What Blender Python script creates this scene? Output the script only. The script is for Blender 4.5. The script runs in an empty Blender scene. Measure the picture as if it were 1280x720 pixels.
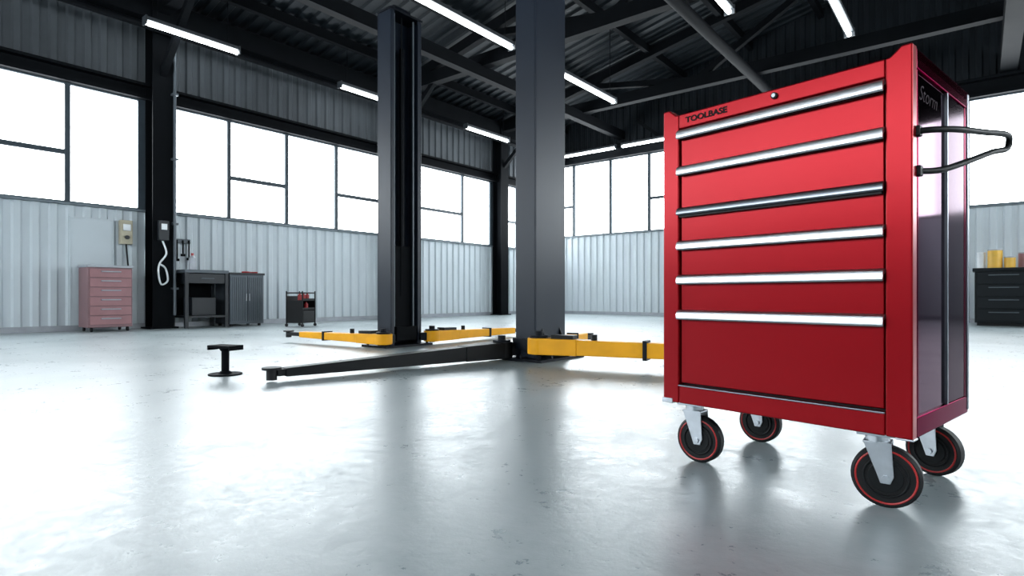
import bpy, bmesh, math, random
from mathutils import Vector, Matrix
random.seed(7)
S = bpy.context.scene
C = S.collection
PI = math.pi
# ------------------------------------------------------------------ materials
def mat(name, col, rough=.5, metal=0, coat=0, var=.12, vscale=6, spec=.5, rvar=.05, crough=.06, tint=None, ior=None):
    m = bpy.data.materials.new(name); m.use_nodes = True
    nt = m.node_tree; b = nt.nodes['Principled BSDF']
    tc = nt.nodes.new('ShaderNodeTexCoord'); n = nt.nodes.new('ShaderNodeTexNoise')
    n.inputs['Scale'].default_value = vscale; n.inputs['Detail'].default_value = 5
    nt.links.new(tc.outputs['Object'], n.inputs['Vector'])
    r = nt.nodes.new('ShaderNodeValToRGB')
    r.color_ramp.elements[0].position = .3; r.color_ramp.elements[1].position = .7
    r.color_ramp.elements[0].color = (*[c*(1-var) for c in col], 1)
    r.color_ramp.elements[1].color = (*[min(1, c*(1+var)) for c in col], 1)
    nt.links.new(n.outputs['Fac'], r.inputs['Fac']); nt.links.new(r.outputs['Color'], b.inputs['Base Color'])
    mr = nt.nodes.new('ShaderNodeMapRange')
    mr.inputs['To Min'].default_value = max(0.02, rough-rvar); mr.inputs['To Max'].default_value = rough+rvar
    nt.links.new(n.outputs['Fac'], mr.inputs['Value']); nt.links.new(mr.outputs['Result'], b.inputs['Roughness'])
    b.inputs['Metallic'].default_value = metal
    b.inputs['Coat Weight'].default_value = coat; b.inputs['Coat Roughness'].default_value = crough
    b.inputs['Specular IOR Level'].default_value = spec
    if tint: b.inputs['Specular Tint'].default_value = (*tint, 1)
    if ior: b.inputs['IOR'].default_value = ior
    return m
def emis(name, col, s):
    m = bpy.data.materials.new(name); m.use_nodes = True
    nt = m.node_tree; b = nt.nodes['Principled BSDF']
    b.inputs['Base Color'].default_value = (.8, .8, .8, 1)
    b.inputs['Emission Color'].default_value = (*col, 1); b.inputs['Emission Strength'].default_value = s
    return m
M = dict(
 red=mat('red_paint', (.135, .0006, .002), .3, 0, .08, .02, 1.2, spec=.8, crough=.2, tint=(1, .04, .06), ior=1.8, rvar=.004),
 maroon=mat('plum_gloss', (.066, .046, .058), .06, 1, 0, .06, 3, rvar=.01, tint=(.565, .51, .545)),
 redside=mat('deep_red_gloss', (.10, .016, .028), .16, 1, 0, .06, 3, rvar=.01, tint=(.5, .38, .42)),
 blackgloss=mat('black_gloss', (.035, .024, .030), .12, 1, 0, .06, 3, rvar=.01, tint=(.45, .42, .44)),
 chrome=mat('brushed_aluminium', (.68, .70, .73), .33, 1, 0, .02, 2, rvar=.01),
 chromedk=mat('dim_aluminium', (.22, .24, .27), .32, 1, 0, .03, 2, rvar=.01),
 zinc=mat('zinc_steel', (.5, .53, .57), .3, 1, 0, .1, 30),
 black=mat('black_plastic', (.005, .006, .007), .5, spec=.2),
 rubber=mat('black_rubber', (.005, .005, .006), .55, spec=.3),
 redrim=mat('red_rim', (.4, .012, .012), .4),
 navy=mat('navy_steel', (.008, .013, .023), .4, 0, 0, .12, 2, spec=.3),
 navydk=mat('dark_navy_steel', (.0028, .0045, .008), .45, 0, 0, spec=.15),
 yellow=mat('yellow_paint', (.80, .36, .003), .45, 0, 0, .08, 8, spec=.3),
 dark=mat('dark_steel', (.0028, .0036, .0048), .7, 0, 0, .2, 4, spec=.06),
 roof=mat('roof_sheet', (.006, .009, .012), .6, 0, 0, .2, 2, spec=.2),
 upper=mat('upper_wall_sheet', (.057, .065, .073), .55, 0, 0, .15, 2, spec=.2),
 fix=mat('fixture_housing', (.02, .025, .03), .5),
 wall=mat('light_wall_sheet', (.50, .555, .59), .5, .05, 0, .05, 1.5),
 frame=mat('window_frame_paint', (.035, .048, .06), .5, spec=.3),
 sill=mat('grey_sill', (.12, .15, .17), .5),
 pink=mat('pink_and_hazed_red', (.31, .16, .17), .5, 0, 0, .1, 5, spec=.3),  # cabinet red with haze mixed into its colour; also the canister's own pink
 pinkdk=mat('hazed_red_metal', (.2, .11, .12), .5),  # cabinet body red, dulled by haze put into the colour
 grey=mat('grey_metal', (.07, .085, .1), .45, .3),
 lgrey=mat('pale_grey_metal', (.3, .32, .35), .4, .2),
 benchdk=mat('dark_bench_metal', (.008, .011, .015), .45, .2),
 teal=mat('dark_teal_cabinet', (.002, .0045, .0065), .45, 0, 0, spec=.2),
 redsm=mat('small_red_plastic', (.3, .008, .012), .4),
 white=mat('white_plastic', (.7, .73, .75), .4),
 ochre=mat('yellow_ochre_plastic', (.7, .4, .04), .45),
 beige=mat('beige_plastic', (.4, .36, .26), .45),
 inklet=mat('dark_lettering', (.006, .001, .002), .5, spec=.1),
 script=mat('faint_grey_lettering', (.028, .018, .024), .7, spec=.05),
 pane=emis('bright_frosted_pane', (.89, .96, 1), 8.5),
 tube=emis('fluorescent_tube', (.9, .97, 1), 14),
)
# polished concrete
def concrete():
    m = bpy.data.materials.new('polished_concrete'); m.use_nodes = True
    nt = m.node_tree; b = nt.nodes['Principled BSDF']; L = nt.links.new; N = nt.nodes.new
    tc = N('ShaderNodeTexCoord')
    def noise(s, d=6, r=.6, dist=0):
        n = N('ShaderNodeTexNoise'); n.inputs['Scale'].default_value = s; n.inputs['Detail'].default_value = d
        n.inputs['Roughness'].default_value = r; n.inputs['Distortion'].default_value = dist
        L(tc.outputs['Object'], n.inputs['Vector']); return n
    a = noise(.5, 7, .58, .6); c = noise(4.5, 9, .7, .5); f = noise(26, 7, .68, .2)
    mx = N('ShaderNodeMix'); mx.data_type = 'FLOAT'; mx.inputs[0].default_value = .4
    mx2 = N('ShaderNodeMix'); mx2.data_type = 'FLOAT'; mx2.inputs[0].default_value = .5
    L(c.outputs['Fac'], mx2.inputs[2]); L(f.outputs['Fac'], mx2.inputs[3])
    L(a.outputs['Fac'], mx.inputs[2]); L(mx2.outputs[0], mx.inputs[3])
    r = N('ShaderNodeValToRGB'); e = r.color_ramp.elements
    e[0].position = .38; e[0].color = (.19, .245, .262, 1); e[1].position = .62; e[1].color = (.39, .44, .455, 1)
    L(mx.outputs[0], r.inputs['Fac'])
    L(r.outputs['Color'], b.inputs['Base Color'])
    mr = N('ShaderNodeMapRange'); mr.inputs['From Min'].default_value = .36; mr.inputs['From Max'].default_value = .64
    mr.inputs['To Min'].default_value = .24; mr.inputs['To Max'].default_value = .42
    L(mx2.outputs[0], mr.inputs['Value']); L(mr.outputs['Result'], b.inputs['Roughness'])
    b.inputs['Specular IOR Level'].default_value = .95
    bp = N('ShaderNodeBump'); bp.inputs['Strength'].default_value = .3; bp.inputs['Distance'].default_value = .006
    L(mx2.outputs[0], bp.inputs['Height']); L(bp.outputs['Normal'], b.inputs['Normal'])
    return m
M['floor'] = concrete()
# ------------------------------------------------------------------ mesh builder
class MB:
    def __init__(s): s.bm = bmesh.new()
    def _f(s, vs, mi):
        try:
            f = s.bm.faces.new(vs); f.material_index = mi
        except ValueError: pass
    def hexa(s, p, mi=0):   # 8 points: bottom 4 ccw, top 4 ccw
        v = [s.bm.verts.new(q) for q in p]
        for f in ((3,2,1,0),(4,5,6,7),(0,1,5,4),(1,2,6,5),(2,3,7,6),(3,0,4,7)): s._f([v[i] for i in f], mi)
        return s
    def box(s, x0, x1, y0, y1, z0, z1, mi=0):
        return s.hexa([(x0,y0,z0),(x1,y0,z0),(x1,y1,z0),(x0,y1,z0),(x0,y0,z1),(x1,y0,z1),(x1,y1,z1),(x0,y1,z1)], mi)
    def beam(s, p, q, w, h, mi=0, w2=None, h2=None):
        p, q = Vector(p), Vector(q); d = (q-p).normalized()
        up = Vector((0,0,1)) if abs(d.z) < .95 else Vector((1,0,0))
        r = d.cross(up).normalized(); u = r.cross(d).normalized()
        w2 = w2 or w; h2 = h2 or h
        P = [p-r*w/2-u*h/2, p+r*w/2-u*h/2, q+r*w2/2-u*h2/2, q-r*w2/2-u*h2/2, p-r*w/2+u*h/2, p+r*w/2+u*h/2, q+r*w2/2+u*h2/2, q-r*w2/2+u*h2/2]
        return s.hexa(P, mi)
    def cyl(s, p, q, r, seg=20, r2=None, mi=0):
        return s.tube([p, q], r, seg, mi, r2)
    def tube(s, path, r, seg=10, mi=0, r2=None):
        path = [Vector(p) for p in path]; rings = []; prev = None
        for i, p in enumerate(path):
            d = (path[min(i+1, len(path)-1)] - path[max(i-1, 0)]).normalized()
            if prev is None:
                up = Vector((0,0,1)) if abs(d.z) < .9 else Vector((1,0,0))
                n = d.cross(up).normalized()
            else:
                n = (prev - d*prev.dot(d)).normalized()
            prev = n; b = d.cross(n)
            rr = r if (r2 is None or i == 0) else r2
            rings.append([s.bm.verts.new(p + (n*math.cos(2*PI*k/seg) + b*math.sin(2*PI*k/seg))*rr) for k in range(seg)])
        for a, c in zip(rings, rings[1:]):
            for k in range(seg): s._f([a[k], a[(k+1)%seg], c[(k+1)%seg], c[k]], mi)
        s._f(rings[0][::-1], mi); s._f(rings[-1], mi)
        return s
    def ring(s, c, axis, R, r, seg=32, seg2=8, mi=0):
        c = Vector(c); a = Vector(axis).normalized()
        u = a.orthogonal().normalized(); v = a.cross(u); rs = []
        for i in range(seg):
            t = 2*PI*i/seg; d = u*math.cos(t)+v*math.sin(t)
            rs.append([s.bm.verts.new(c + d*(R + r*math.cos(2*PI*k/seg2)) + a*r*math.sin(2*PI*k/seg2)) for k in range(seg2)])
        for i in range(seg):
            A, B = rs[i], rs[(i+1)%seg]
            for k in range(seg2): s._f([A[k], B[k], B[(k+1)%seg2], A[(k+1)%seg2]], mi)
        return s
    def prism(s, pts, f0, f1, mi=0):    # f0/f1 map (a,b)->3d
        A = [s.bm.verts.new(f0(*p)) for p in pts]; B = [s.bm.verts.new(f1(*p)) for p in pts]; n = len(pts)
        s._f(A, mi); s._f(B[::-1], mi)
        for i in range(n): s._f([A[i], B[i], B[(i+1)%n], A[(i+1)%n]], mi)
        return s
    def build(s, name, mats, parent=None, bevel=0, loc=None, seg=2):
        bmesh.ops.recalc_face_normals(s.bm, faces=s.bm.faces)
        me = bpy.data.meshes.new(name); s.bm.to_mesh(me); s.bm.free()
        if not isinstance(mats, (list, tuple)): mats = [mats]
        for m in mats: me.materials.append(m)
        for p in me.polygons: p.use_smooth = True
        me.set_sharp_from_angle(angle=math.radians(32))
        o = bpy.data.objects.new(name, me); C.objects.link(o)
        if parent: o.parent = parent
        if loc: o.location = loc
        if bevel:
            b = o.modifiers.new('bevel', 'BEVEL'); b.width = bevel; b.segments = seg; b.limit_method = 'ANGLE'; b.harden_normals = True
        return o
def tag(o, label, cat, group=None):
    o['label'] = label; o['category'] = cat
    if group: o['group'] = group
    return o
def thing(name, label, cat, loc=(0,0,0), rz=0, group=None):
    o = bpy.data.objects.new(name, None); C.objects.link(o); o.empty_display_size = .1
    o.location = loc; o.rotation_euler = (0, 0, rz)
    return tag(o, label, cat, group)
def struct(o): o['kind'] = 'structure'; return o
def smooth(pts, n=6):
    pts = [Vector(p) for p in pts]; out = []
    P = [pts[0]] + pts + [pts[-1]]
    for i in range(1, len(P)-2):
        for k in range(n):
            t = k/n; a, b, c, d = P[i-1], P[i], P[i+1], P[i+2]
            out.append(.5*((2*b)+(c-a)*t+(2*a-5*b+4*c-d)*t*t+(3*b-a-3*c+d)*t**3))
    out.append(pts[-1]); return out
# ------------------------------------------------------------------ camera
F = 728.0
cam = bpy.data.cameras.new('camera'); co = bpy.data.objects.new('camera', cam); C.objects.link(co)
cam.lens = 36*F/1280; cam.sensor_width = 36; cam.shift_y = 10/1280; cam.clip_start = .02
YAW = math.radians(38.78)
co.location = (0, 0, .5); co.rotation_euler = (PI/2, 0, YAW)
S.camera = co
S.view_settings.view_transform = 'Standard'
S.view_settings.exposure = .45
# ------------------------------------------------------------------ room
XL, XR, YB, YF = -10.15, 6.4, 13.88, -5.0
EAVE, RIDGE, XM = 5.1, 6.8, -1.9
struct(MB().box(XL-.1, XR+.1, YF-.1, YB+.1, -.12, 0).build('floor', M['floor']))
def corr(mb, u0, u1, zf0, zf1, place, depth=.03, pitch=.2, mi=0):
    u = u0; prof = []
    while u < u1:
        for du, o in ((0, 0), (.08, 0), (.105, depth), (.175, depth)):
            if u+du <= u1: prof.append((u+du, o))
        u += pitch
    prof.append((u1, 0))
    a = [mb.bm.verts.new(place(p[0], p[1], zf0(p[0]))) for p in prof]
    b = [mb.bm.verts.new(place(p[0], p[1], zf1(p[0]))) for p in prof]
    for i in range(len(prof)-1): mb._f([a[i], a[i+1], b[i+1], b[i]], mi)
k = lambda v: (lambda u: v)
def roofz(x): return RIDGE - (RIDGE-EAVE)*abs(x-XM)/(XR-XM if x > XM else XM-XL)
SL, TP = 1.83, 3.53       # sill and head, left wall
SB, TB = 2.17, 4.16       # back wall
def wall(name, u0, u1, sill, top, topf, place, solid, upm):
    mb = MB()
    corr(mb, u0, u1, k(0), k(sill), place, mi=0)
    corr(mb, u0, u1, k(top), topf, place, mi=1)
    for a, b in solid:      # dark piers between window groups
        p0, p1 = place(a, .0, sill), place(b, .06, top)
        mb.box(min(p0[0],p1[0]), max(p0[0],p1[0]), min(p0[1],p1[1]), max(p0[1],p1[1]), sill, top, 2)
    return struct(mb.build(name, [M['wall'], upm, M['frame']]))
WN = [0]
def window(place, a, b, z0, z1, split):
    """one glazed unit: frame with one or two panes"""
    WN[0] += 1; t = .024
    def bx(mb, u0, u1, v0, v1, o0, o1):
        p, q = place(u0, o0, v0), place(u1, o1, v1)
        mb.box(min(p[0],q[0]), max(p[0],q[0]), min(p[1],q[1]), max(p[1],q[1]), v0, v1)
    f = MB()
    bx(f, a, a+t, z0, z1, -.02, .06); bx(f, b-t, b, z0, z1, -.02, .06)
    bx(f, a+t, b-t, z0, z0+t, -.02, .06); bx(f, a+t, b-t, z1-t, z1, -.02, .06)
    zm = z0 + (z1-z0)*.42
    if split: bx(f, a+t, b-t, zm-.035, zm+.035, -.02, .05)
    fo = struct(f.build('window_%d' % WN[0], M['frame']))
    rs = [(z0+t, zm-.035), (zm+.035, z1-t)] if split else [(z0+t, z1-t)]
    for v0, v1 in rs:
        p = MB(); bx(p, a+t, b-t, v0, v1, 0, .012); p.build('pane', M['pane'], fo)
PLl = lambda u, o, z: (XL+o, u, z)
PLb = lambda u, o, z: (u, YB-o, z)
PLr = lambda u, o, z: (XR-o, u, z)
PLf = lambda u, o, z: (u, YF+o, z)
def onleft(px):
    t = XL/(.7797*(px-640)-.6264*F); return t*(.6264*(px-640)+.7797*F)
L = onleft
lw = [(-4.6,-3.6,0),(-3.58,-2.6,1),(-2.58,-1.6,0),(-1.58,-.6,1),(-.2,.65,0),(.68,1.55,0),(1.58,L(82),1),(L(84),L(173),0),
      (L(214),L(284),0),(L(285),L(356),1),(L(357),L(418),0),(L(419),L(475),1),
      (L(510),L(576),1),(L(577),L(611),0),(L(620),L(644),1),(L(644.5),13.8,0)]
def gaps(ws, u0, u1):
    g = []; u = u0
    for w in ws:
        if w[0]-u > .01: g.append((u, w[0]))
        u = w[1]
    if u1-u > .01: g.append((u, u1))
    return g
wall('wall_left', YF, YB, SL, TP, k(EAVE), PLl, gaps(lw, YF, YB), M['upper'])
for a, b, s in lw: window(PLl, a, b, SL, TP, s)
bw = [(-10.05,-8.9,1),(-8.87,-7.74,0),(-7.71,-6.62,0),(-6.59,-5.9,1),(-5.4,-4.5,0),(-4.47,-3.6,1),(-3.57,-2.7,0),(-2.1,-1.15,0),(-1.12,-.2,1),
      (-.17,.85,0),(.88,1.8,1),(2.3,3.3,0),(3.33,4.3,1),(4.33,5.3,0),(5.33,6.3,0)]
wall('wall_back', XL, XR, SB, TB, roofz, PLb, gaps(bw, XL, XR), M['roof'])
for a, b, s in bw: window(PLb, a, b, SB, TB, s)
rw = [(-4,-2.2,0),(-2.1,-.4,1),(.4,2.2,0),(2.3,4,1),(4.8,6.6,0),(6.7,8.4,1),(9.2,11,0),(11.1,12.9,1)]  # unseen windows, added so that the chest gets light
wall('wall_right', YF, YB, SL, TP, k(EAVE), PLr, gaps(rw, YF, YB), M['upper'])
for a, b, s in rw: window(PLr, a, b, SL, TP, s)
fw = [(-9.9,-8.1,0),(-8.05,-6.3,1),(-6.2,-4.4,0),(-4.35,-2.6,0),(-2.5,-.7,0)]  # unseen windows behind the camera, added and widened to brighten the chest front
wall('wall_front', XL, XR, SL, TP, roofz, PLf, gaps(fw, XL, XR), M['upper'])
for a, b, s in fw: window(PLf, a, b, SL, TP, s)
# ceiling
mb = MB(); y = YF; prof = []
while y < YB:
    prof += [(y, 0), (y+.1, 0), (y+.13, .04), (y+.22, .04)]; y += .25
prof = [p for p in prof if p[0] <= YB] + [(YB, 0)]
cols = [[mb.bm.verts.new((x, p[0], roofz(x)+p[1])) for p in prof] for x in (XL, XM, XR)]
for A, B in zip(cols, cols[1:]):
    for i in range(len(prof)-1): mb._f([A[i], A[i+1], B[i+1], B[i]], 0)
struct(mb.build('ceiling', M['roof']))
TR = [0]
def trim(mb, m, bevel=0):
    TR[0] += 1; return struct(mb.build('trim_%d' % TR[0], m, bevel=bevel))
# sills, base boards, head beams
trim(MB().box(XL, XL+.09, YF, YB, SL-.03, SL), M['sill'])
trim(MB().box(XL, XR, YB-.09, YB, SB-.03, SB), M['sill'])
mb = MB(); mb.box(XL, XL+.17, YF, YB, TP, TP+.05); mb.box(XL, XL+.05, YF, YB, TP+.05, TP+.2); mb.box(XL, XL+.17, YF, YB, TP+.2, TP+.24)
trim(mb, M['dark'])
mb = MB(); mb.box(XL, XR, YB-.2, YB, TB, TB+.05); mb.box(XL, XR, YB-.06, YB, TB+.05, TB+.3); mb.box(XL, XR, YB-.2, YB, TB+.3, TB+.35)
trim(mb, M['dark'])
struct(MB().box(XL, XL+.05, YF, YB, 0, .08).build('baseboard_left', M['lgrey']))
struct(MB().box(XL, XR, YB-.05, YB, 0, .08).build('baseboard_back', M['lgrey']))
# longitudinal eave beam and pipes
trim(MB().box(XL, XL+.35, YF, YB, 4.72, 5.05), M['dark'])
COLY = [-.42, 3.62, 8.28, 11.86]
def hcol(x, y, along='y'):
    mb = MB()
    if along == 'y':
        mb.box(x-.15, x-.13, y-.15, y+.15, 0, 5.0); mb.box(x+.13, x+.15, y-.15, y+.15, 0, 5.0); mb.box(x-.13, x+.13, y-.012, y+.012, 0, 5.0)
    else:
        mb.box(x-.15, x+.15, y-.15, y-.13, 0, 5.0); mb.box(x-.15, x+.15, y+.13, y+.15, 0, 5.0); mb.box(x-.012, x+.012, y-.13, y+.13, 0, 5.0)
    mb.box(x-.2, x+.2, y-.2, y+.2, 0, .025)
    trim(mb, M['dark'])
for y in COLY: hcol(-9.92, y)
BC = (-5.65, -2.4, 2.05)
for x in BC: hcol(x, YB-.2, 'x')
# trusses
for y in COLY:
    mb = MB(); n = 6; xs = [-10 + i*(16.2/n) for i in range(n+1)]
    mb.beam((-10, y, 4.95), (6.2, y, 4.95), .18, .24)
    mb.beam((-10, y, roofz(-10)-.2), (XM, y, RIDGE-.2), .14, .2); mb.beam((XM, y, RIDGE-.2), (6.2, y, roofz(6.2)-.2), .14, .2)
    for i in range(n):
        a, b = xs[i], xs[i+1]
        if i % 2: mb.beam((a, y, roofz(a)-.25), (b, y, 5.0), .11, .12)
        else: mb.beam((a, y, 5.0), (b, y, roofz(b)-.25), .11, .12)
    trim(mb, M['dark'])
# purlins
mb = MB()
for x in [-9.16, -7.4, -5.67, -4.1, -2.65, -1.5, .4, 2.2, 4.0, 5.5]:
    z = roofz(x)-.1; mb.box(x-.05, x+.05, YF, YB, z-.11, z+.06)
trim(mb, M['dark'])
# longitudinal beams below trusses
for x, w, h in ((-7.4, .16, .22), (.4, .24, .34), (3.4, .16, .22)):
    trim(MB().box(x-w/2, x+w/2, YF, YB, 4.86-h, 4.86), M['dark'])
trim(MB().cyl((-3.4, YF, 4.72), (-3.4, YB, 4.72), .09, 14), M['dark'])
trim(MB().cyl((-9.6, YF, 4.5), (-9.6, YB, 4.5), .05, 10), M['dark'])
# diagonal braces near back wall
mb = MB()
for x in BC:
    mb.beam((x, YB-.2, 4.0), (x+1.2, YB-.25, 5.0), .08, .08); mb.beam((x, YB-.2, 4.0), (x-1.2, YB-.25, 5.0), .08, .08)
trim(mb, M['dark'])
mb = MB()
for y in COLY: mb.beam((-9.8, y, 3.9), (-8.6, y, 4.95), .09, .09)
trim(mb, M['dark'])
# door on left wall
y0, y1 = L(88), L(139)
mb = MB(); mb.box(XL+.02, XL+.04, y0, y1, 0, 1.62)
dr = struct(mb.build('door_1', M['wall'], bevel=.004))
mb = MB(); mb.box(XL+.02, XL+.045, y0-.02, y0, 0, 1.64); mb.box(XL+.02, XL+.045, y1, y1+.02, 0, 1.64); mb.box(XL+.02, XL+.045, y0, y1, 1.62, 1.64)
mb.build('door_frame', M['wall'], dr)

# ------------------------------------------------------------------ ceiling lights
def ltube(label, x, y, z, ln, axis='y', group='fluorescent batten lights under the roof'):
    t = thing('batten_light', label, 'ceiling light', (x, y, z), 0 if axis == 'y' else -PI/2, group)
    mb = MB(); mb.box(-.06, .06, 0, ln, .03, .08); mb.box(-.07, .07, -.02, 0, -.03, .09); mb.box(-.07, .07, ln, ln+.02, -.03, .09)
    mb.build('housing', M['fix'], t)
    MB().cyl((0, 0, 0), (0, ln, 0), .03, 12).build('tube', M['tube'], t)
    for yy in (.15, ln-.15):
        if axis == 'y': MB().cyl((0, yy, .08), (0, yy, roofz(x)-z-.18), .006, 6).build('suspension_rod', M['dark'], t)
        else: MB().box(-.3, -.05, yy-.01, yy+.01, .04, .06).build('wall_bracket', M['dark'], t)
    return t
def cam2w(r, f): return (.7797*r-.6264*f, .6264*r+.7797*f)
x1 = -9.16
x, ya = cam2w(-458/F*8.2, 8.2)
ltube('long batten light left of the steel column, nearest along the left wall', x1, ya, 4.35, 1.3)
x, y = cam2w(-215/F*10.7, 10.7); ltube('batten light above the left wall just left of the farther lift post', x1, y, 4.35, 1.3)
x, y = cam2w(-57/F*13.3, 13.3); ltube('small distant batten light between the two lift posts', x1, y, 4.35, 1.5)
x2 = -5.67
x, y = cam2w(60/F*10.08, 10.08); ltube('batten light just right of the dark blue front lift post', x2, y, 4.35, 1.9)
x, y = cam2w(-125/F*7.5, 7.5); ltube('large batten light at the top edge between the lift posts', x2, y, 4.35, 2.0)
ltube('short batten light at the top edge above the tool chest, left one', -2.65, 6.6, 4.35, 1.4)
ltube('batten light at the top edge above the tool chest, right one', -1.5, 8.4, 4.35, 1.4)
ltube('thin batten light by the back wall, left of the tool chest', -9.0, 13.52, 4.36, 1.6, 'x')
ltube('thin batten light by the back wall, touching the tool chest outline', -7.2, 13.52, 4.36, 1.4, 'x')

# ------------------------------------------------------------------ tool chest
W, D, Z0, Z1 = .6555, .4846, .178, 1.065
ch = thing('tool_chest', 'large glossy red rolling tool chest with six drawers and black side handle', 'tool chest', (-.393, 1.867, 0), math.radians(-10.8))
hw, hd = W/2, D/2
MB().box(-hw+.006, hw-.006, -hd+.03, hd-.004, Z0+.01, Z1-.03).build('body', M['maroon'], ch)
mb = MB()
for s in (-1, 1):
    pts = [(s*hw, Z0), (s*hw, Z1), (s*(hw-.022), Z1), (s*(hw-.045), Z1-.02), (s*(hw-.054), Z1-.02), (s*(hw-.054), Z0)]
    mb.prism(pts, lambda a, b: (a, -hd, b), lambda a, b: (a, -hd+.032, b))
mb.box(-hw+.054, hw-.054, -hd+.001, -hd+.032, 1.002, Z1-.02)
mb.box(-hw+.054, hw-.054, -hd+.001, -hd+.032, Z0, .233)
mb.build('front_frame', M['red'], ch, .004, seg=3)
# dark recess behind drawers
MB().box(-hw+.05, hw-.05, -hd+.024, -hd+.03, .23, 1.004).build('drawer_recess', M['black'], ch)
HZ = [.988, .879, .755, .656, .554, .449, .237]
for i in range(6):
    zt, zb = HZ[i]+.006, HZ[i+1]+(.008 if i < 5 else .002)
    d = MB().box(-hw+.058, hw-.058, -hd+.008, -hd+.025, zb, zt-.004).build('drawer', M['red'], ch, .003)
    # pull strip: sloping top, upright face, undercut lip
    h2 = .011 if i == 2 else .016
    pr = [(.004, .011), (-.008, .011), (-.016, .006), (-.019, -.001), (-.019, -h2+.003), (-.016, -h2-.001), (-.012, -h2), (-.012, -.004), (.004, .002)]
    mb = MB(); mb.prism([(a, b) for a, b in pr], lambda a, b: (-hw+.055, -hd+.004+a, zt-.008+b), lambda a, b: (hw-.055, -hd+.004+a, zt-.008+b))
    mb.build('drawer_handle', M['chromedk'] if i == 2 else M['chrome'], d)
    MB().box(-hw+.06, hw-.06, -hd-.006, -hd+.009, zt-.026, zt-.009).build('handle_shadow', M['black'], d)  # black strip standing in for the shadow beneath each pull
# bottom drawer groove lip
MB().box(-hw+.054, hw-.054, -hd-.004, -hd+.01, .229, .234).build('bottom_lip', M['chromedk'], ch, .002)
# sides
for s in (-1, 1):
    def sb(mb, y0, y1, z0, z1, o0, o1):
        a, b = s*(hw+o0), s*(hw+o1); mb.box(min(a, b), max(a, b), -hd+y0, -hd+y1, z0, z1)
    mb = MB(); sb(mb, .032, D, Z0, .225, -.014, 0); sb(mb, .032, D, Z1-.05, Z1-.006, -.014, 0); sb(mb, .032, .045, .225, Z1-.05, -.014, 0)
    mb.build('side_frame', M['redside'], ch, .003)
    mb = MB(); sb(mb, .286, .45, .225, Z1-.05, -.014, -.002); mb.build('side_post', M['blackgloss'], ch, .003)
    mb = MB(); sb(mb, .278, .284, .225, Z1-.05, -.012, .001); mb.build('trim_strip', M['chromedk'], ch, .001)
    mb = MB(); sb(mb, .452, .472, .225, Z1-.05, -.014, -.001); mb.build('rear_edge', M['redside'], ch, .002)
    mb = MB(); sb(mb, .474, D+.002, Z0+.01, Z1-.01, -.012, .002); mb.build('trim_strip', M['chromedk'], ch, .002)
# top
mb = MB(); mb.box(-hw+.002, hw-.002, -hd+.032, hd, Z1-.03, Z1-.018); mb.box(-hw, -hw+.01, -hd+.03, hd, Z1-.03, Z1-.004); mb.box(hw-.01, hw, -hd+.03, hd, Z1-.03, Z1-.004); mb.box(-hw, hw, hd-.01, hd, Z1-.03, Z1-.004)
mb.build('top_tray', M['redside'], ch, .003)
# lock
lk = MB().cyl((.018, -hd+.002, 1.026), (.018, -hd-.006, 1.026), .0085, 24).build('lock', M['black'], ch, .001)
MB().cyl((.018, -hd-.005, 1.026), (.018, -hd-.008, 1.026), .005, 20).build('lock_barrel', M['chromedk'], lk)
# corner guards
for s in (-1, 1):
    MB().box(min(s*(hw+.003), s*(hw-.034)), max(s*(hw+.003), s*(hw-.034)), -hd-.003, -hd+.03, Z0-.003, Z0+.012 if s < 0 else Z0+.002).build('corner_guard', M['zinc'], ch, .002)
# lettering
def lettering(txt, size, mapf, m, shear=0, ext=.0008, parent=ch, name='lettering', xs=1, off=.025):
    cu = bpy.data.curves.new('t', 'FONT'); cu.body = txt; cu.size = size; cu.extrude = ext; cu.shear = shear; cu.offset = size*off
    o = bpy.data.objects.new('t', cu); C.objects.link(o)
    me = bpy.data.meshes.new_from_object(o.evaluated_get(bpy.context.evaluated_depsgraph_get()))
    bpy.data.objects.remove(o); 
    for v in me.vertices: v.co = mapf(v.co.x*xs, v.co.y, v.co.z)
    me.materials.clear(); me.materials.append(m)
    o = bpy.data.objects.new(name, me); C.objects.link(o); o.parent = parent; return o
lettering('TOOLBASE', .023, lambda x, y, z: (-.249+x, -hd-.0002-z, 1.0165+y), M['inklet'], xs=1.17, off=.03, ext=.0006)
lettering('Storm', .052, lambda x, y, z: (hw-.0055+z, -hd+.065+x*1.1, .955+y), M['script'], shear=.4, ext=.0003, name='side_lettering', off=-.012)
# handle
def hp(d, o, z): return (hw+o, -hd+d, z)
hd_ = MB().tube(smooth([hp(.03, 0, .872), hp(.045, .03, .872), hp(.10, .06, .876), hp(.22, .085, .886), hp(.34, .105, .898), hp(.375, .105, .888), hp(.37, .10, .868), hp(.30, .085, .852), hp(.2, .06, .82), hp(.10, .03, .79), hp(.04, 0, .783)], 5), .0072, 12).build('push_handle', M['black'], ch)
for d, z in ((.032, .872), (.038, .783)):
    MB().box(hw-.004, hw+.008, -hd+d-.011, -hd+d+.011, z-.012, z+.012).build('handle_mount', M['black'], hd_, .003)
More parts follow.
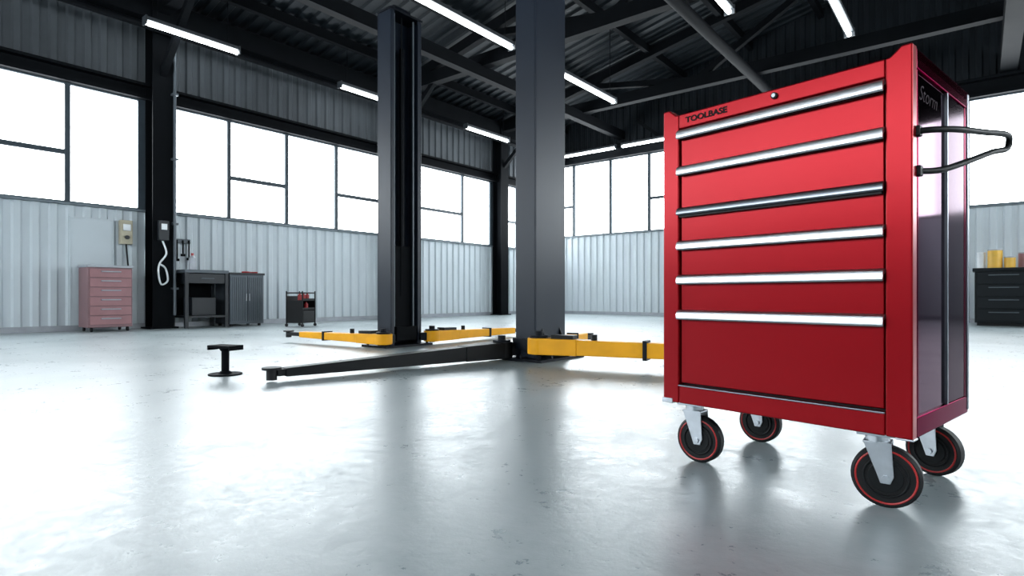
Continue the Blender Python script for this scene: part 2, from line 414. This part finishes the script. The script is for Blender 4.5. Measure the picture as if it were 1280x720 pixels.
# casters
def caster(cx, cy, rot, R):
    f = MB()
    f.box(-.04, .04, -.035, .035, Z0-.008, Z0)
    f.cyl((0, 0, Z0-.008), (0, 0, Z0-.026), .026, 20)
    tr = .018
    for s in (-1, 1):
        yo = s*.024
        pts = [(-.028, Z0-.022), (.03, Z0-.022), (tr+.017, R+.004), (tr+.010, R-.014), (tr-.010, R-.014), (tr-.017, R+.006)]
        f.prism(pts, lambda a, b: (a, yo-.0018, b), lambda a, b: (a, yo+.0018, b))
    f.box(-.028, .03, -.0255, .0255, Z0-.028, Z0-.022)
    o = f.build('caster', M['zinc'], ch, .0015); o.location = (cx, cy, 0); o.rotation_euler = (0, 0, rot)
    t = MB(); 
    for y0, r0, y1, r1 in ((-.017, R-.006, -.011, R), (-.011, R, .011, R), (.011, R, .017, R-.006)):
        t.cyl((tr, y0, R), (tr, y1, R), r0, 40, r1)
    t.build('tyre', M['rubber'], o)
    r = MB(); r.ring((tr, -.0165, R), (0, 1, 0), R-.011, .0024, 40); r.ring((tr, .0165, R), (0, 1, 0), R-.011, .0024, 40)
    r.build('rim', M['redrim'], o)
    h = MB(); h.cyl((tr, -.0195, R), (tr, .0195, R), R*.5, 28); h.ring((tr, -.0185, R), (0, 1, 0), R*.62, .003, 32)
    h.build('hub', M['black'], o, .002)
    MB().cyl((tr, -.031, R), (tr, .031, R), .0075, 6).build('axle_bolt', M['zinc'], o)
caster(hw-.087, -hd+.055, math.radians(12), .073)
caster(-hw+.075, -hd+.055, math.radians(6), .069)
caster(hw-.085, hd-.04, math.radians(-10), .069)
caster(-hw+.075, hd-.055, math.radians(4), .069)

# ------------------------------------------------------------------ lift posts
def post(label, x, y, s, arms, H):
    """s = +1: channel opens to +x"""
    t = thing('lift_post', label, 'car lift', (x, y, 0)); a, b = .1, .2
    def bx(mb, x0, x1, y0, y1, z0, z1, mi=0): mb.box(min(s*x0, s*x1), max(s*x0, s*x1), y0, y1, z0, z1, mi)
    mb = MB(); bx(mb, -a, -a+.012, -b, b, .02, H); bx(mb, -a+.012, a, -b, -b+.012, .02, H); bx(mb, -a+.012, a, b-.012, b, .02, H)
    bx(mb, a-.012, a, -b+.012, -b+.05, .02, H); bx(mb, a-.012, a, b-.05, b-.012, .02, H)
    mb.build('column', M['navy'], t, .004)
    mb = MB(); bx(mb, -a-.12, a+.06, -b-.1, b+.1, 0, .02)
    for yy in (-b-.06, b+.06):
        for xx in (-a-.07, 0, a+.02): mb.cyl((s*xx, yy, .02), (s*xx, yy, .045), .014, 8)
    for yy in (-.12, .12): mb.prism([(-a, .02), (-a-.1, .02), (-a, .25)], lambda p, q: (s*p, yy-.006, q), lambda p, q: (s*p, yy+.006, q))
    mb.build('base_plate', M['navydk'], t)
    mb = MB(); bx(mb, -a-.01, a+.01, -b-.01, b+.01, H, H+.02); mb.cyl((0, -.09, H+.06), (0, .09, H+.06), .045, 20); mb.box(-.04, .04, -.11, -.09, H, H+.09); mb.box(-.04, .04, .09, .11, H, H+.09)
    mb.build('top_pulley', M['navydk'], t, .004)
    mb = MB(); bx(mb, -.06, .05, -.10, .10, .12, 1.0); bx(mb, .05, .11, -.13, .13, .06, .2); 
    mb.build('carriage', M['dark'], t, .005)
    mb = MB(); mb.cyl((s*-.02, .05, 1.0), (s*-.02, .05, 3.0), .03, 14); mb.build('hydraulic_ram', M['navydk'], t)
    mb = MB(); bx(mb, .05, .056, -.03, -.015, .5, H-.02); mb.build('lift_chain', M['dark'], t)
    for y0, y1 in ((-.145, -.13), (.10, .115)):
        mb = MB(); bx(mb, a-.03, a-.016, y0, y1, .2, H-.02); mb.build('guide_rail', M['grey'], t)
    for (sx, sy, ex, ey, z, ez, rh, re, m, m2, frac) in arms:
        S0, E = Vector((sx, sy, z)), Vector((ex, ey, ez)); Dv = E-S0
        mb = MB(); P = S0; Q = S0+Dv*frac; Mi = S0+Dv*.22
        rm = rh*.82+re*.18
        mb.beam(P, Mi, .16, rh, 0, .125, rm); mb.beam(Mi, Q, .12, rm-.006, 0, .08, re)
        mb.cyl(S0-Vector((0,0,rh/2)), S0+Vector((0,0,rh/2)), .085, 28)
        ar = mb.build('swing_arm', m, t, .006)
        if m is M['yellow']:
            up = Vector((0,0,1))
            MB().beam(S0+Dv*.08+up*(rh*.5+.012), S0+Dv*.2+up*(rm*.5+.012), .1, .03).build('locking_plate', M['black'], ar, .004)
            q = S0+Dv*.3
            MB().cyl(q+up*rh*.3, q+up*(rh*.5+.035), .022, 12).build('locking_pin', M['black'], ar)
            q = S0+Dv*.55
            MB().beam(q, q+Dv*.02, .115, re+.035).build('collar', M['navydk'], ar, .003)
        mb = MB(); mb.beam(S0+Dv*(frac-.1), S0+Dv*.985, .055, .04); mb.build('extension', m2, ar, .003)
        mb = MB(); mb.cyl(E+Vector((0,0,-.04)), E+Vector((0,0,.02)), .03, 18); mb.cyl(E+Vector((0,0,.02)), E+Vector((0,0,.034)), .055, 24)
        mb.build('lift_pad', M['rubber'], ar)
        mb = MB(); mb.cyl(S0+Vector((0,0,-rh/2-.01)), S0+Vector((0,0,rh/2+.05)), .03, 16); mb.cyl(S0+Vector((0,0,rh/2)), S0+Vector((0,0,rh/2+.016)), .07, 24)
        cx = s*.09; mb.beam((cx, sy*.6, z), (sx, sy, z), .1, rh*.7)
        mb.build('hinge', M['navydk'], ar)
    return t
Y_, K_ = M['yellow'], M['black']
post('dark blue lift post, farther one, with open channel side and two yellow arms', -4.55, 3.86, 1,
     [(.13, -.31, -1.35, -.42, .09, .09, .10, .06, Y_, K_, .84), (.15, .3, .0, 2.0, .09, .07, .11, .07, Y_, K_, .88)], 3.29)
post('wide dark blue lift post, nearer one, with long black arm reaching left', -2.755, 3.80, -1,
     [(-.16, -.3, -.465, -2.03, .08, .05, .125, .05, K_, K_, .96), (.2, -.30, 1.6, .0, .13, .13, .12, .10, Y_, K_, .96), (-.14, .32, -.35, 1.3, .10, .09, .10, .08, Y_, K_, .88)], 3.36)
# small black support stand
st = thing('support_stand', 'low black steel support stand standing alone on the concrete floor', 'stand', (-3.74, 1.745, 0), .3)
mb = MB(); mb.cyl((0,0,0), (0,0,.009), .10, 28); mb.cyl((0,0,.009), (0,0,.024), .044, 24, .028); mb.build('base', M['dark'], st, .002)
MB().cyl((0,0,.02), (0,0,.17), .023, 20).build('stem', M['dark'], st)
mb = MB(); mb.box(-.095, .095, -.055, .055, .172, .188); mb.box(-.095, -.083, -.055, .055, .158, .172); mb.box(.083, .095, -.055, .055, .158, .172); mb.cyl((0,0,.15), (0,0,.172), .026, 20, .04); mb.build('top_plate', M['dark'], st, .002)

# ------------------------------------------------------------------ background furniture
cb = thing('drawer_cabinet', 'small haze-paled red drawer cabinet against the wall left of the column', 'cabinet', (-9.75, 2.86, 0))
MB().box(-.22, .19, -.27, .27, .06, .9).build('body', M['pinkdk'], cb, .006)
mb = MB(); mb.box(-.23, .205, -.28, .28, .9, .935); mb.build('top', M['lgrey'], cb, .005)
for i in range(6):
    z = .1+i*.132; d = MB().box(.19, .205, -.25, .25, z, z+.12).build('drawer', M['pink'], cb, .004)
    MB().box(.205, .225, -.12, .12, z+.075, z+.092).build('drawer_handle', M['lgrey'], d, .003)
for sx in (-.17, .15):
    for sy in (-.22, .22): MB().cyl((sx, sy-.012, .03), (sx, sy+.012, .03), .03, 14).build('wheel', M['rubber'], cb)
# workbench
wb = thing('workbench', 'dark steel workbench with lower shelf right of the column', 'workbench', (-9.78, 4.16, 0))
MB().box(-.28, .28, -.34, .33, .86, .91).build('worktop', M['grey'], wb, .004)
for sx in (-.25, .25):
    for sy in (-.31, .3): MB().box(sx-.025, sx+.025, sy-.025, sy+.025, 0, .86).build('leg', M['benchdk'], wb)
MB().box(-.26, .26, -.3, .29, .16, .19).build('shelf', M['benchdk'], wb)
MB().box(-.26, -.25, -.3, .29, .19, .86).build('back_panel', M['dark'], wb)
d = MB().box(-.2, .262, -.28, .27, .7, .85).build('drawer', M['benchdk'], wb, .003)
MB().box(.262, .28, -.1, .1, .77, .785).build('drawer_handle', M['grey'], d)
tag(MB().box(-9.98, -9.64, 3.98, 4.35, .19, .48).build('storage_box', M['benchdk'], bevel=.01), 'dark storage box on the lower shelf of the workbench', 'box')
# grey cabinet
gc = thing('metal_cabinet', 'grey ribbed metal cabinet standing beside the dark workbench', 'cabinet', (-9.76, 4.8, 0))
MB().box(-.26, .24, -.29, .29, .04, .85).build('body', M['grey'], gc, .006)
MB().box(-.27, .26, -.3, .3, .85, .885).build('top', M['benchdk'], gc, .004)
for s in (-1, 1):
    mb = MB(); mb.box(.24, .252, min(s*.006, s*.28), max(s*.006, s*.28), .07, .83)
    for q in range(7): yy = s*(.035+q*.035); mb.box(.252, .262, yy-.008, yy+.008, .09, .81)
    dd = mb.build('door', M['grey'], gc, .002)
    MB().box(.262, .28, min(s*.02, s*.032), max(s*.02, s*.032), .42, .54).build('door_handle', M['lgrey'], dd)
for sx in (-.2, .18):
    for sy in (-.24, .24): MB().cyl((sx, sy, 0), (sx, sy, .04), .025, 12).build('foot', M['rubber'], gc)
mb = MB(); mb.tube(smooth([(-9.7, 4.8, .9), (-9.66, 4.88, .905), (-9.72, 4.98, .9), (-9.64, 5.04, .9)], 5), .014, 8)
tag(mb.build('short_hose', M['redsm']), 'short red hose lying on the grey ribbed cabinet', 'hose')
def bottle(label, x, y, z, r, h, m, m2, cat='bottle', group=None):
    t = thing('bottle', label, cat, (x, y, z), 0, group)
    mb = MB(); mb.cyl((0,0,0), (0,0,h*.7), r, 18); mb.cyl((0,0,h*.7), (0,0,h*.85), r, 18, r*.45); mb.build('bottle_body', m, t)
    MB().cyl((0,0,h*.85), (0,0,h), r*.4, 14).build('cap', m2, t)
bottle('pale bottle on the dark workbench beside the column', -9.6, 3.97, .91, .05, .26, M['lgrey'], M['redsm'])
# utility boxes & hoses near column
eb = thing('control_box', 'small beige wall mounted control box just left of the steel column', 'control box', (-10.05, 3.2, 1.28))
MB().box(-.05, .05, -.08, .08, 0, .36).build('casing', M['beige'], eb, .008)
MB().box(.05, .065, -.05, .05, .2, .3).build('panel', M['white'], eb, .004)
MB().cyl((.05, 0, .1), (.08, 0, .1), .03, 16).build('knob', M['benchdk'], eb)
MB().tube(smooth([(.02, .0, 0), (.03, .02, -.3), (.02, .06, -.6), (.03, .02, -.9)], 5), .012, 8).build('cable', M['black'], eb)
e2 = thing('switch_box', 'small dark switch box fixed to the steel column at eye level', 'switch box', (-9.77, 3.60, 1.35))
MB().box(0, .08, -.07, .07, 0, .3).build('casing', M['benchdk'], e2, .006)
MB().box(.08, .09, -.04, .04, .16, .25).build('dial', M['white'], e2, .003)
pp = MB().tube([(-9.72, 3.76, .2), (-9.72, 3.76, 4.6)], .022, 10)
for z in (.6, 1.6, 2.6, 3.6): pp.box(-9.78, -9.68, 3.72, 3.80, z, z+.03)
tag(pp.build('conduit_pipe', M['grey']), 'grey conduit pipe running up the steel column', 'pipe')
mb = MB()
mb.tube(smooth([(-9.75, 3.60, 1.34), (-9.72, 3.64, 1.15), (-9.75, 3.56, 1.0), (-9.72, 3.53, .85), (-9.75, 3.58, .68), (-9.72, 3.66, .74), (-9.75, 3.64, .92), (-9.72, 3.56, .98)], 6), .014, 8)
tag(mb.build('air_hose', M['white']), 'looped white air hose hanging on the steel column', 'hose')
hr = thing('wall_tool_rack', 'small rack of dark tools on the wall above the workbench', 'tool rack', (-10.06, 4.0, 1.1))
MB().box(-.02, .02, -.12, .12, .25, .32).build('rail', M['grey'], hr)
for i, (yy, ln) in enumerate(((-.09, .3), (.0, .22), (.09, .28))):
    mb = MB(); mb.cyl((.04, yy, .3), (.04, yy, .3-ln), .012, 8); mb.box(.02, .06, yy-.03, yy+.03, .26-ln, .3-ln)
    mb.build('hanging_tool', M['dark'], hr)
# small trolley with red tools
tr = thing('tool_trolley', 'compact black trolley holding red cans by the corrugated wall', 'trolley', (-8.75, 5.32, 0), .4)
mb = MB()
for sx in (-.15, .15):
    for sy in (-.17, .17): mb.cyl((sx, sy, .03), (sx, sy, .58), .011, 8)
for z in (.55,):
    for sx in (-.15, .15): mb.cyl((sx, -.17, z), (sx, .17, z), .011, 8)
    for sy in (-.17, .17): mb.cyl((-.15, sy, z), (.15, sy, z), .011, 8)
mb.build('frame', M['black'], tr)
mb = MB(); mb.box(-.15, -.14, -.17, .17, .06, .5); mb.box(-.15, .15, -.17, -.165, .06, .42); mb.box(-.15, .15, .165, .17, .06, .42); mb.build('side_panel', M['black'], tr)
MB().box(.13, .155, -.15, .15, .09, .26).build('drawer', M['black'], tr, .004)
for z in (.06, .27, .42):
    mb = MB(); mb.box(-.15, .15, -.17, .17, z, z+.012); mb.box(.14, .15, -.17, .17, z, z+.04); mb.build('shelf', M['black'], tr)
for sx in (-.15, .15):
    for sy in (-.17, .17): MB().cyl((sx, sy-.01, .025), (sx, sy+.01, .025), .025, 12).build('wheel', M['rubber'], tr)
tm = Matrix.Translation((-8.75, 5.32, 0)) @ Matrix.Rotation(.4, 4, 'Z')
src = None
for i, (sx, sy, z, nm) in enumerate(((.05, -.1, .432, 'left'), (.05, .0, .432, 'middle'), (.05, .1, .432, 'right'), (.05, -.08, .282, 'left'), (.05, .07, .282, 'right'))):
    if src is None:
        mb = MB(); mb.cyl((0,0,0), (0,0,.09), .032, 14); mb.cyl((0,0,.09), (0,0,.115), .016, 10); c = mb.build('spray_can', M['redsm']); src = c
    else:
        c = src.copy(); C.objects.link(c)
    c.location = tm @ Vector((sx, sy, z))
    tag(c, 'red spray can on the %s shelf of the black trolley, %s one' % ('top' if z > .4 else 'middle', nm), 'can', 'red spray cans on the trolley')
# right dark cabinet bench
rb = thing('bench_cabinet', 'near black drawer bench at the right edge behind the tool chest', 'cabinet', (-.07, 12.6, 0))
MB().box(0, 2.2, .02, .66, .05, .92).build('body', M['teal'], rb, .006)
MB().box(-.03, 2.23, -.02, .7, .92, .97).build('worktop', M['teal'], rb, .005)
for j in range(3):
    for i in range(4):
        z = .08+i*.208; x = .03+j*.72
        d = MB().box(x, x+.69, 0, .02, z, z+.195).build('drawer', M['teal'], rb, .004)
        MB().box(x+.15, x+.54, -.02, 0, z+.14, z+.155).build('drawer_handle', M['grey'], d, .002)
MB().box(.03, 2.17, .06, .62, 0, .05).build('plinth', M['black'], rb)
def canister(label, x, y, r, h, m):
    t = thing('canister', label, 'canister', (x, y, .97))
    MB().cyl((0,0,0), (0,0,h), r, 24).build('canister_body', m, t, .005)
    MB().cyl((0,0,h), (0,0,h+.02), r*1.04, 24).build('lid', M['white'] if m is M['white'] else M['lgrey'], t, .003)
canister('tall yellow canister on the dark bench right of the tool chest', .2, 12.85, .1, .3, M['ochre'])
canister('slim pale canister left of the tall yellow one on the dark bench', .02, 12.9, .06, .26, M['white'])
canister('dull pink canister on the bench between the short yellow one and the box', .56, 12.95, .06, .24, M['pink'])
canister('short yellow canister between the tall yellow and the pink one', .39, 12.82, .075, .17, M['ochre'])
tag(MB().box(.66, .9, 12.8, 13.1, .97, 1.2).build('parts_box', M['ochre'], bevel=.006), 'small yellow box on the dark bench at the right edge', 'box')

# ------------------------------------------------------------------ light
w = bpy.data.worlds.new('world'); S.world = w; w.use_nodes = True
w.node_tree.nodes['Background'].inputs['Color'].default_value = (.8, .9, 1, 1); w.node_tree.nodes['Background'].inputs['Strength'].default_value = 1
